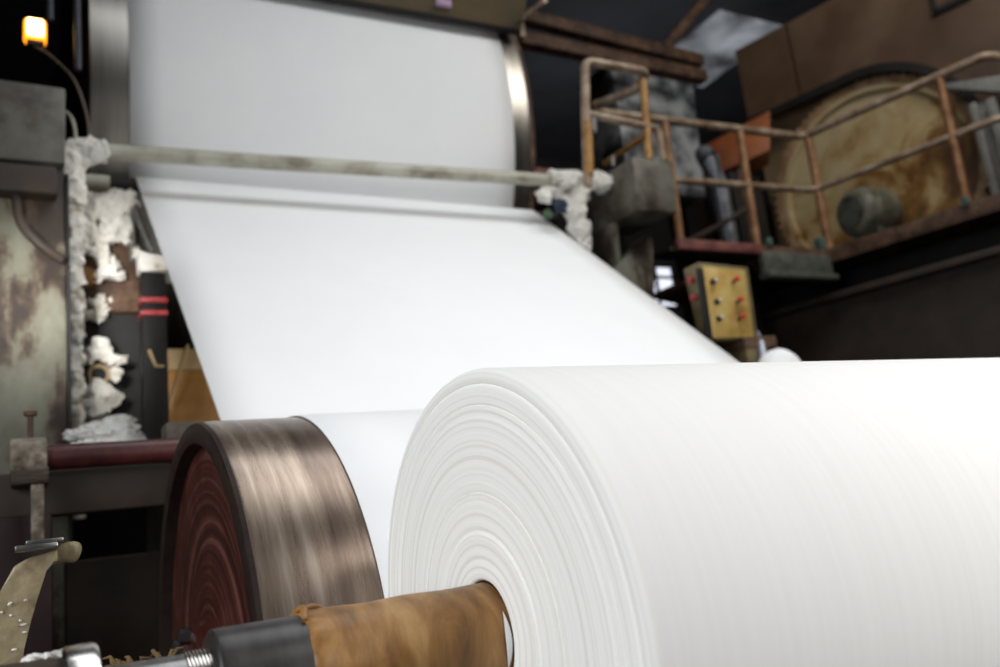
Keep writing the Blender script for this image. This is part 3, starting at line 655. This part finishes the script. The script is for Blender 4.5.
# guard panels with an arched cut round the wheel: two sheets with a dark joint
_o = .80
def gu(px, py):
    r_ = ray(px, py); d0 = GO.dot(GN) + _o; q = r_ * (d0 / r_.dot(GN)); return (q - GO).dot(GU), q.z
U0, ZT = gu(735, 51); US, _ = gu(797, 80)
BC, BR = (.205, 2.723), 1.085          # centre and radius of the arch
edge = [(U0, gu(738, 124)[1])] + [gu(*q) for q in ((770, 111), (800, 97), (830, 83))]
t0 = math.degrees(math.atan2(edge[-1][1] - BC[1], edge[-1][0] - BC[0]))
for i in range(1, 41):
    t = math.radians(88 - (88 + 8) * i / 40 + 10); edge.append((BC[0] + BR * math.cos(t), BC[1] + BR * math.sin(t)))
edge = [edge[k] for k in range(len(edge)) if k < 4 or edge[k][0] > edge[3][0] + .02]
def edge_z(u):
    for (a, b), (c, d) in zip(edge, edge[1:]):
        if a <= u <= c: return b + (d - b) * (u - a) / max(1e-6, c - a)
    return edge[-1][1]
def arch_panel(us, zt, u_end, lab):
    pts = [G(u, _o, z) for u, z in us] + [G(u_end, _o, zt), G(us[0][0], _o, zt)]
    o = MB().prism(pts, GN * .05, 0).build('guard_panel', 'panel_brown', gg, smooth=False); o['label'] = lab; return o
L = [p for p in edge if p[0] < US - .03] + [(US - .012, edge_z(US - .012))]
Rr = [(US + .012, edge_z(US + .012))] + [p for p in edge if p[0] > US + .03 and p[1] > 2.86]
Rr += [(3.4, Rr[-1][1])]
arch_panel(L, ZT, US - .012, 'narrow brown panel left of the joint')
arch_panel(Rr, ZT, 3.4, 'wide brown panel arched over the wheel')
o = MB().gbox(BC[0] + BR + .02, 3.4, _o, _o + .05, FZ, 2.84, .004).build('side_panel', 'panel_tan'); tag(o, 'light tan plate right of the gear wheel behind the grey channel', 'plate')
m = MB(); ring = []                       # black band following the arch
for k, (u, z) in enumerate(edge):
    q = edge[min(k + 1, len(edge) - 1)]; p = edge[max(k - 1, 0)]
    d = Vector((q[0] - p[0], q[1] - p[1])).normalized(); nn = Vector((d.y, -d.x))
    w_ = .075
    ring.append([m.bm.verts.new(G(u + nn.x * a, _o + b, z + nn.y * a)) for a, b in ((-.004, -.03), (w_, -.03), (w_, .045), (-.004, .045))])
for p, q in zip(ring, ring[1:]):
    for i in range(4): m.bm.faces.new((p[i], p[(i + 1) % 4], q[(i + 1) % 4], q[i]))
m.bm.faces.new(ring[0]); m.bm.faces.new(ring[-1][::-1])
o = m.build('black_band', 'dark', gg); o['label'] = 'black curved band'
o = MB().gbox(U0 - .1, 3.4, 1.12, 1.2, FZ, ZT - .4).build('backing_plate', 'panel_tan', smooth=False); tag(o, 'stained tan plate behind the gear wheel', 'plate')
# frame at the top right of the panel
o = MB().gbox(gu(934, 14)[0], gu(975, -2)[0], .76, .80, gu(938, 14)[1], gu(938, 14)[1] + .05, .004); o.gbox(gu(932, 0)[0], gu(936, 0)[0], .76, .80, gu(938, 14)[1], ZT, .004)
o.build('flange', 'dark', gg, smooth=False)['label'] = 'dark flange corner'
# grey channel right of the wheel
o = thing('channel_post', G(1.35, .5, 1.99), 'grey channel post at the right edge beside the gear wheel', 'post')
MB().gbox(1.20, 1.26, .60, .68, 1.985, 2.99, .006).build('flange', 'grey_post', o)
MB().gbox(1.33, 1.40, .60, .68, 1.985, 2.97, .006).build('flange', 'grey_post', o)
MB().gbox(1.20, 1.40, .68, .72, 1.985, 3.0, .006).build('web', 'grey_post', o)
MB().hexa([G(1.06, .60, 3.2), G(1.06, .70, 3.2), G(1.5, .70, 2.96), G(1.5, .60, 2.96), G(1.06, .60, 3.25), G(1.06, .70, 3.25), G(1.5, .70, 3.12), G(1.5, .60, 3.12)], .006).build('cap', 'grey_post', o)
# motor on the deck
mo = thing('electric_motor', G(.5, .35, 1.99), 'rounded grey-green electric motor on the gallery deck before the gear wheel', 'motor')
mc = G(.19, .40, 2.31)
MB().lathe([(0, 0), (0, .12), (.02, .18), (.06, .212), (.11, .22), (.115, .232), (.145, .232), (.15, .22), (.36, .22), (.44, .18), (.47, .11), (.47, 0)], mc - GN * .18, (GN + GU * .35).normalized(), 40).build('casing', 'motor', mo)
MB().lathe([(0, 0), (0, .14), (.02, .14)], mc - GN * .195, (GN + GU * .35).normalized(), 32).build('end_cap', 'deck_green', mo)
for uu in (-.08, .16): MB().gbox(.19 + uu, .23 + uu, .3, .66, 1.985, 2.14, .004).build('foot', 'deck_green', mo)

# ------------------------------------------------------------------ machinery behind the front run of the railing
ob = thing('orange_cabinet', (6.4, 6.3, 1.93), 'orange painted machine cabinet behind the railing corner', 'cabinet')
q = [at(703, 180, 'y', 6.0), at(770, 150, 'y', 5.4), at(770, 110, 'y', 5.4), at(703, 146, 'y', 6.0)]
MB().hexa([q[0], q[1], q[1] + Vector((.3, .3, 0)), q[0] + Vector((.3, .3, 0)), q[3], q[2], q[2] + Vector((.3, .3, 0)), q[3] + Vector((.3, .3, 0))], .01).build('body', 'orange', ob)
MB().box(6.15, 6.55, 5.75, 6.1, 1.985, 3.1, .01).build('plinth', 'dark', ob)
gd = thing('air_duct', (6.2, 6.6, 1.9), 'tall blotchy galvanised air duct behind the yellow cage', 'duct')
MB().hexa([(5.6, 6.6, 3.2), (6.63, 6.6, 3.2), (6.63, 7.1, 3.2), (5.6, 7.1, 3.2), (5.6, 6.6, 4.62), (6.75, 6.6, 4.60), (6.75, 7.1, 4.60), (5.6, 7.1, 4.62)], .015).build('casing', 'galv', gd)
MB().box(5.55, 6.85, 6.55, 7.15, 4.60, 4.66, .008).build('top_flange', 'dark', gd)
MB().box(6.45, 6.6, 6.9, 7.05, FZ, 3.2, .01).build('leg', 'dark', gd)
bend = MB().tube(smooth_path([(5.93, 5.7, 1.99), (5.93, 5.7, 2.95), at(702, 152, 'y', 5.72), at(710, 158, 'y', 5.66)], .12, 8), .085, 20).build('bent_pipe', 'duct'); tag(bend, 'pale metal bent pipe rising beside the orange cabinet', 'pipe')
o = MB().tube([(5.55, 5.3, 1.99), (5.55, 5.3, 3.0)], .02, 10).build('thin_pipe', 'galv'); tag(o, 'thin upright pipe between the yellow cage and the bent pipe', 'pipe')
o = MB().tube([(6.12, 5.6, 1.99), (6.12, 5.6, 3.05)], .025, 10).build('thin_pipe', 'rust_dark'); tag(o, 'thin rusty upright pipe just right of the bent pipe', 'pipe')
o = MB().tube([at(684, 244, 'y', 5.3), at(715, 228, 'y', 5.3), at(752, 206, 'y', 5.3)], .03, 10).build('hose', 'brown_dark'); tag(o, 'dark hose slanting behind the lower railing of the gallery', 'hose')
o = MB().box(6.2, 7.2, 6.2, 6.4, 1.985, 3.0, .01).build('machine_cover', 'brown_dark', smooth=False); tag(o, 'dark brown machine cover under the orange cabinet', 'machine cover')

# ------------------------------------------------------------------ control box
ct = thing('control_box', (3.62, 3.55, .78), 'yellow control box with black and red knobs right of the falling sheet', 'control box')
Y0 = 3.5
fq = [at(px, py, 'y', Y0) for px, py in ((716, 340), (758, 338), (748, 267), (698, 262))]   # bl, br, tr, tl
dv = Vector((0, .13, 0))
MB().hexa([fq[0], fq[1], fq[1] + dv, fq[0] + dv, fq[3], fq[2], fq[2] + dv, fq[3] + dv], .006).build('enclosure', 'cb_body', ct)
dq = [at(px, py, 'y', Y0 - .012) for px, py in ((713, 338), (754, 337), (745, 270), (703, 266))]
dv2 = Vector((0, .014, 0))
door = MB().hexa([dq[0], dq[1], dq[1] + dv2, dq[0] + dv2, dq[3], dq[2], dq[2] + dv2, dq[3] + dv2], .003).build('front_panel', 'cb_face', ct)
tl_, tr_ = at(697, 268, 'y', Y0 - .014), at(703, 268, 'y', Y0 - .014); bl_, br_ = at(707, 338, 'y', Y0 - .014), at(713, 338, 'y', Y0 - .014)
MB().hexa([bl_, br_, br_ + dv2, bl_ + dv2, tl_, tr_, tr_ + dv2, tl_ + dv2], .002).build('dark_hinge', 'dark', ct)
for (px, py) in ((712, 282), (716, 302), (718, 319)):
    c = at(px, py, 'y', Y0 - .012)
    kb = MB().lathe([(0, .017), (-.018, .016), (-.022, .012), (-.022, 0)], c, (0, 1, 0), 20).build('rotary_knob', 'knob_black', door)
    MB().lathe([(-.018, .010), (-.028, .008), (-.028, 0)], c + Vector((.010, 0, .008)), (0, 1, 0), 14).build('knob_glint', 'knob_white', door)  # white disc drawn in as the knob's highlight
for (px, py) in ((734, 280), (738, 300), (740, 317)):
    c = at(px, py, 'y', Y0 - .012)
    MB().tube([c + Vector((-.025, 0, -.02)), c + Vector((-.004, -.02, -.004))], .008, 10).build('toggle_stem', 'knob_black', door)
    MB().blob(c + Vector((.0, -.022, .0)), (.016, .016, .016), 1, 0, 1, 3).build('red_knob', 'knob_red', door)
for (px, py) in ((685, 283), (687, 301)):
    c = at(px, py, 'x', fq[3].x - .004)
    MB().lathe([(.0, .02), (-.02, .02), (-.026, .014), (-.026, 0)], (fq[3].x - .002, 3.57, c.z), (1, 0, 0), 18).build('red_button', 'red_band', ct)
MB().box(3.62, 3.8, 3.5, 3.63, FZ, .86, .01).build('stand', 'cb_body', ct)
MB().box(3.6, 3.86, 3.49, 3.64, .80, .87, .008).build('stand_cap', 'rust_dark', ct)
# white bundle peeping over the roll
m = MB().blob((3.63, 3.3, .60), (.14, .12, .145), 3, .06, 1.4, 4)
o = m.build('paper_bundle', 'paper'); tag(o, 'small rounded white paper bundle peeping over the roll below the control box', 'paper bundle')
o = MB().tube([at(757, 332, 'y', 3.55), at(761, 345, 'y', 3.5), at(766, 372, 'y', 3.45)], .03, 14, rad=[.012, .03, .036]).build('bottle', 'duct'); tag(o, 'pale bottle neck standing beside the foot of the control box', 'bottle')
st2 = MB().box(3.4, 3.95, 3.1, 3.72, FZ, .46, .01).build('floor_stand', 'dark'); tag(st2, 'dark stand under the white bundle beside the control box', 'stand')

# ------------------------------------------------------------------ light
def area(name, loc, size, energy, col=(1, 1, 1), target=None, sy=None):
    l = bpy.data.lights.new(name, 'AREA'); l.energy = energy; l.color = col; l.size = size
    if sy: l.shape = 'RECTANGLE'; l.size_y = sy
    o = bpy.data.objects.new(name, l); COL.objects.link(o); o.location = Vector(loc) + Vector((0, 0, H))
    d = (Vector(target) - Vector(loc)) if target else Vector((0, 0, -1))
    o.rotation_euler = d.to_track_quat('-Z', 'Y').to_euler(); return o
area('added_light', (2.6, 1.5, 5.0), 3.6, 44, (.96, .985, 1), (2.6, 1.6, 0), 2.2)  # unseen overhead light, added to brighten the falling sheet
area('added_light', (2.0, 2.0, 4.4), 2.8, 9, (.96, .985, 1), (2.0, 3.3, .8), 1.6).data.spread = math.radians(85)  # narrow-spread helper added over the sheet, sparing the dryer
area('added_light', (2.5, -1.1, 2.7), 2.6, 17, (1, .985, .965), (2.1, 1.2, -.2), 1.6).data.spread = math.radians(120)  # unseen light added above the camera for the roll's front
area('added_light', (3.2, -1.8, .7), 2.2, 33, (1, .975, .95), (2.4, 1.0, -.3), 1.4).data.spread = math.radians(100)  # low unseen light added in front to lift the roll's side
area('added_light', (-2.4, .2, 1.0), 2.4, 45, (.97, .985, 1), (.8, 1.6, -.2)).data.spread = math.radians(110)  # unseen light added at the left for the roll's end face
area('added_strip_light', (2.2, 3.0, 4.7), 3.6, 27, (.92, .965, 1), (2.2, 2.95, 0), .5)  # unseen strip added for the bright highlight on the drum
area('added_light', (5.6, 1.4, 5.6), 1.8, 118, (1, .96, .89), (6.5, 4.8, 2.4))  # unseen light added to brighten the gallery and guard panels
area('added_light', (-.38, 2.6, 1.15), .4, 3.3, (1, .98, .95), (.36, 4.75, 1.28)).data.spread = math.radians(32)  # small unseen light added to whiten the lint at left
area('added_board_light', (1.5, 4.1, .75), .25, 3.6, (1, .93, .8), (.8, 5.0, .85))  # hidden helper light added under the sheet to brighten the tan board
area('added_light', (7.5, 8.6, 3.6), 1.6, 15, (.9, .94, 1), (7.0, 8.8, 6.4))  # unseen light added so the roof and back are not pure black

w = bpy.data.worlds.new('world'); scene.world = w; w.use_nodes = True
w.node_tree.nodes['Background'].inputs[0].default_value = (.7, .75, .85, 1); w.node_tree.nodes['Background'].inputs[1].default_value = .1
scene.view_settings.view_transform = 'Standard'; scene.view_settings.look = 'None'
scene.view_settings.exposure = 0; scene.view_settings.gamma = 1; scene.view_settings.use_curve_mapping = False
for o in scene.objects:
    if '_org' in o: del o['_org']
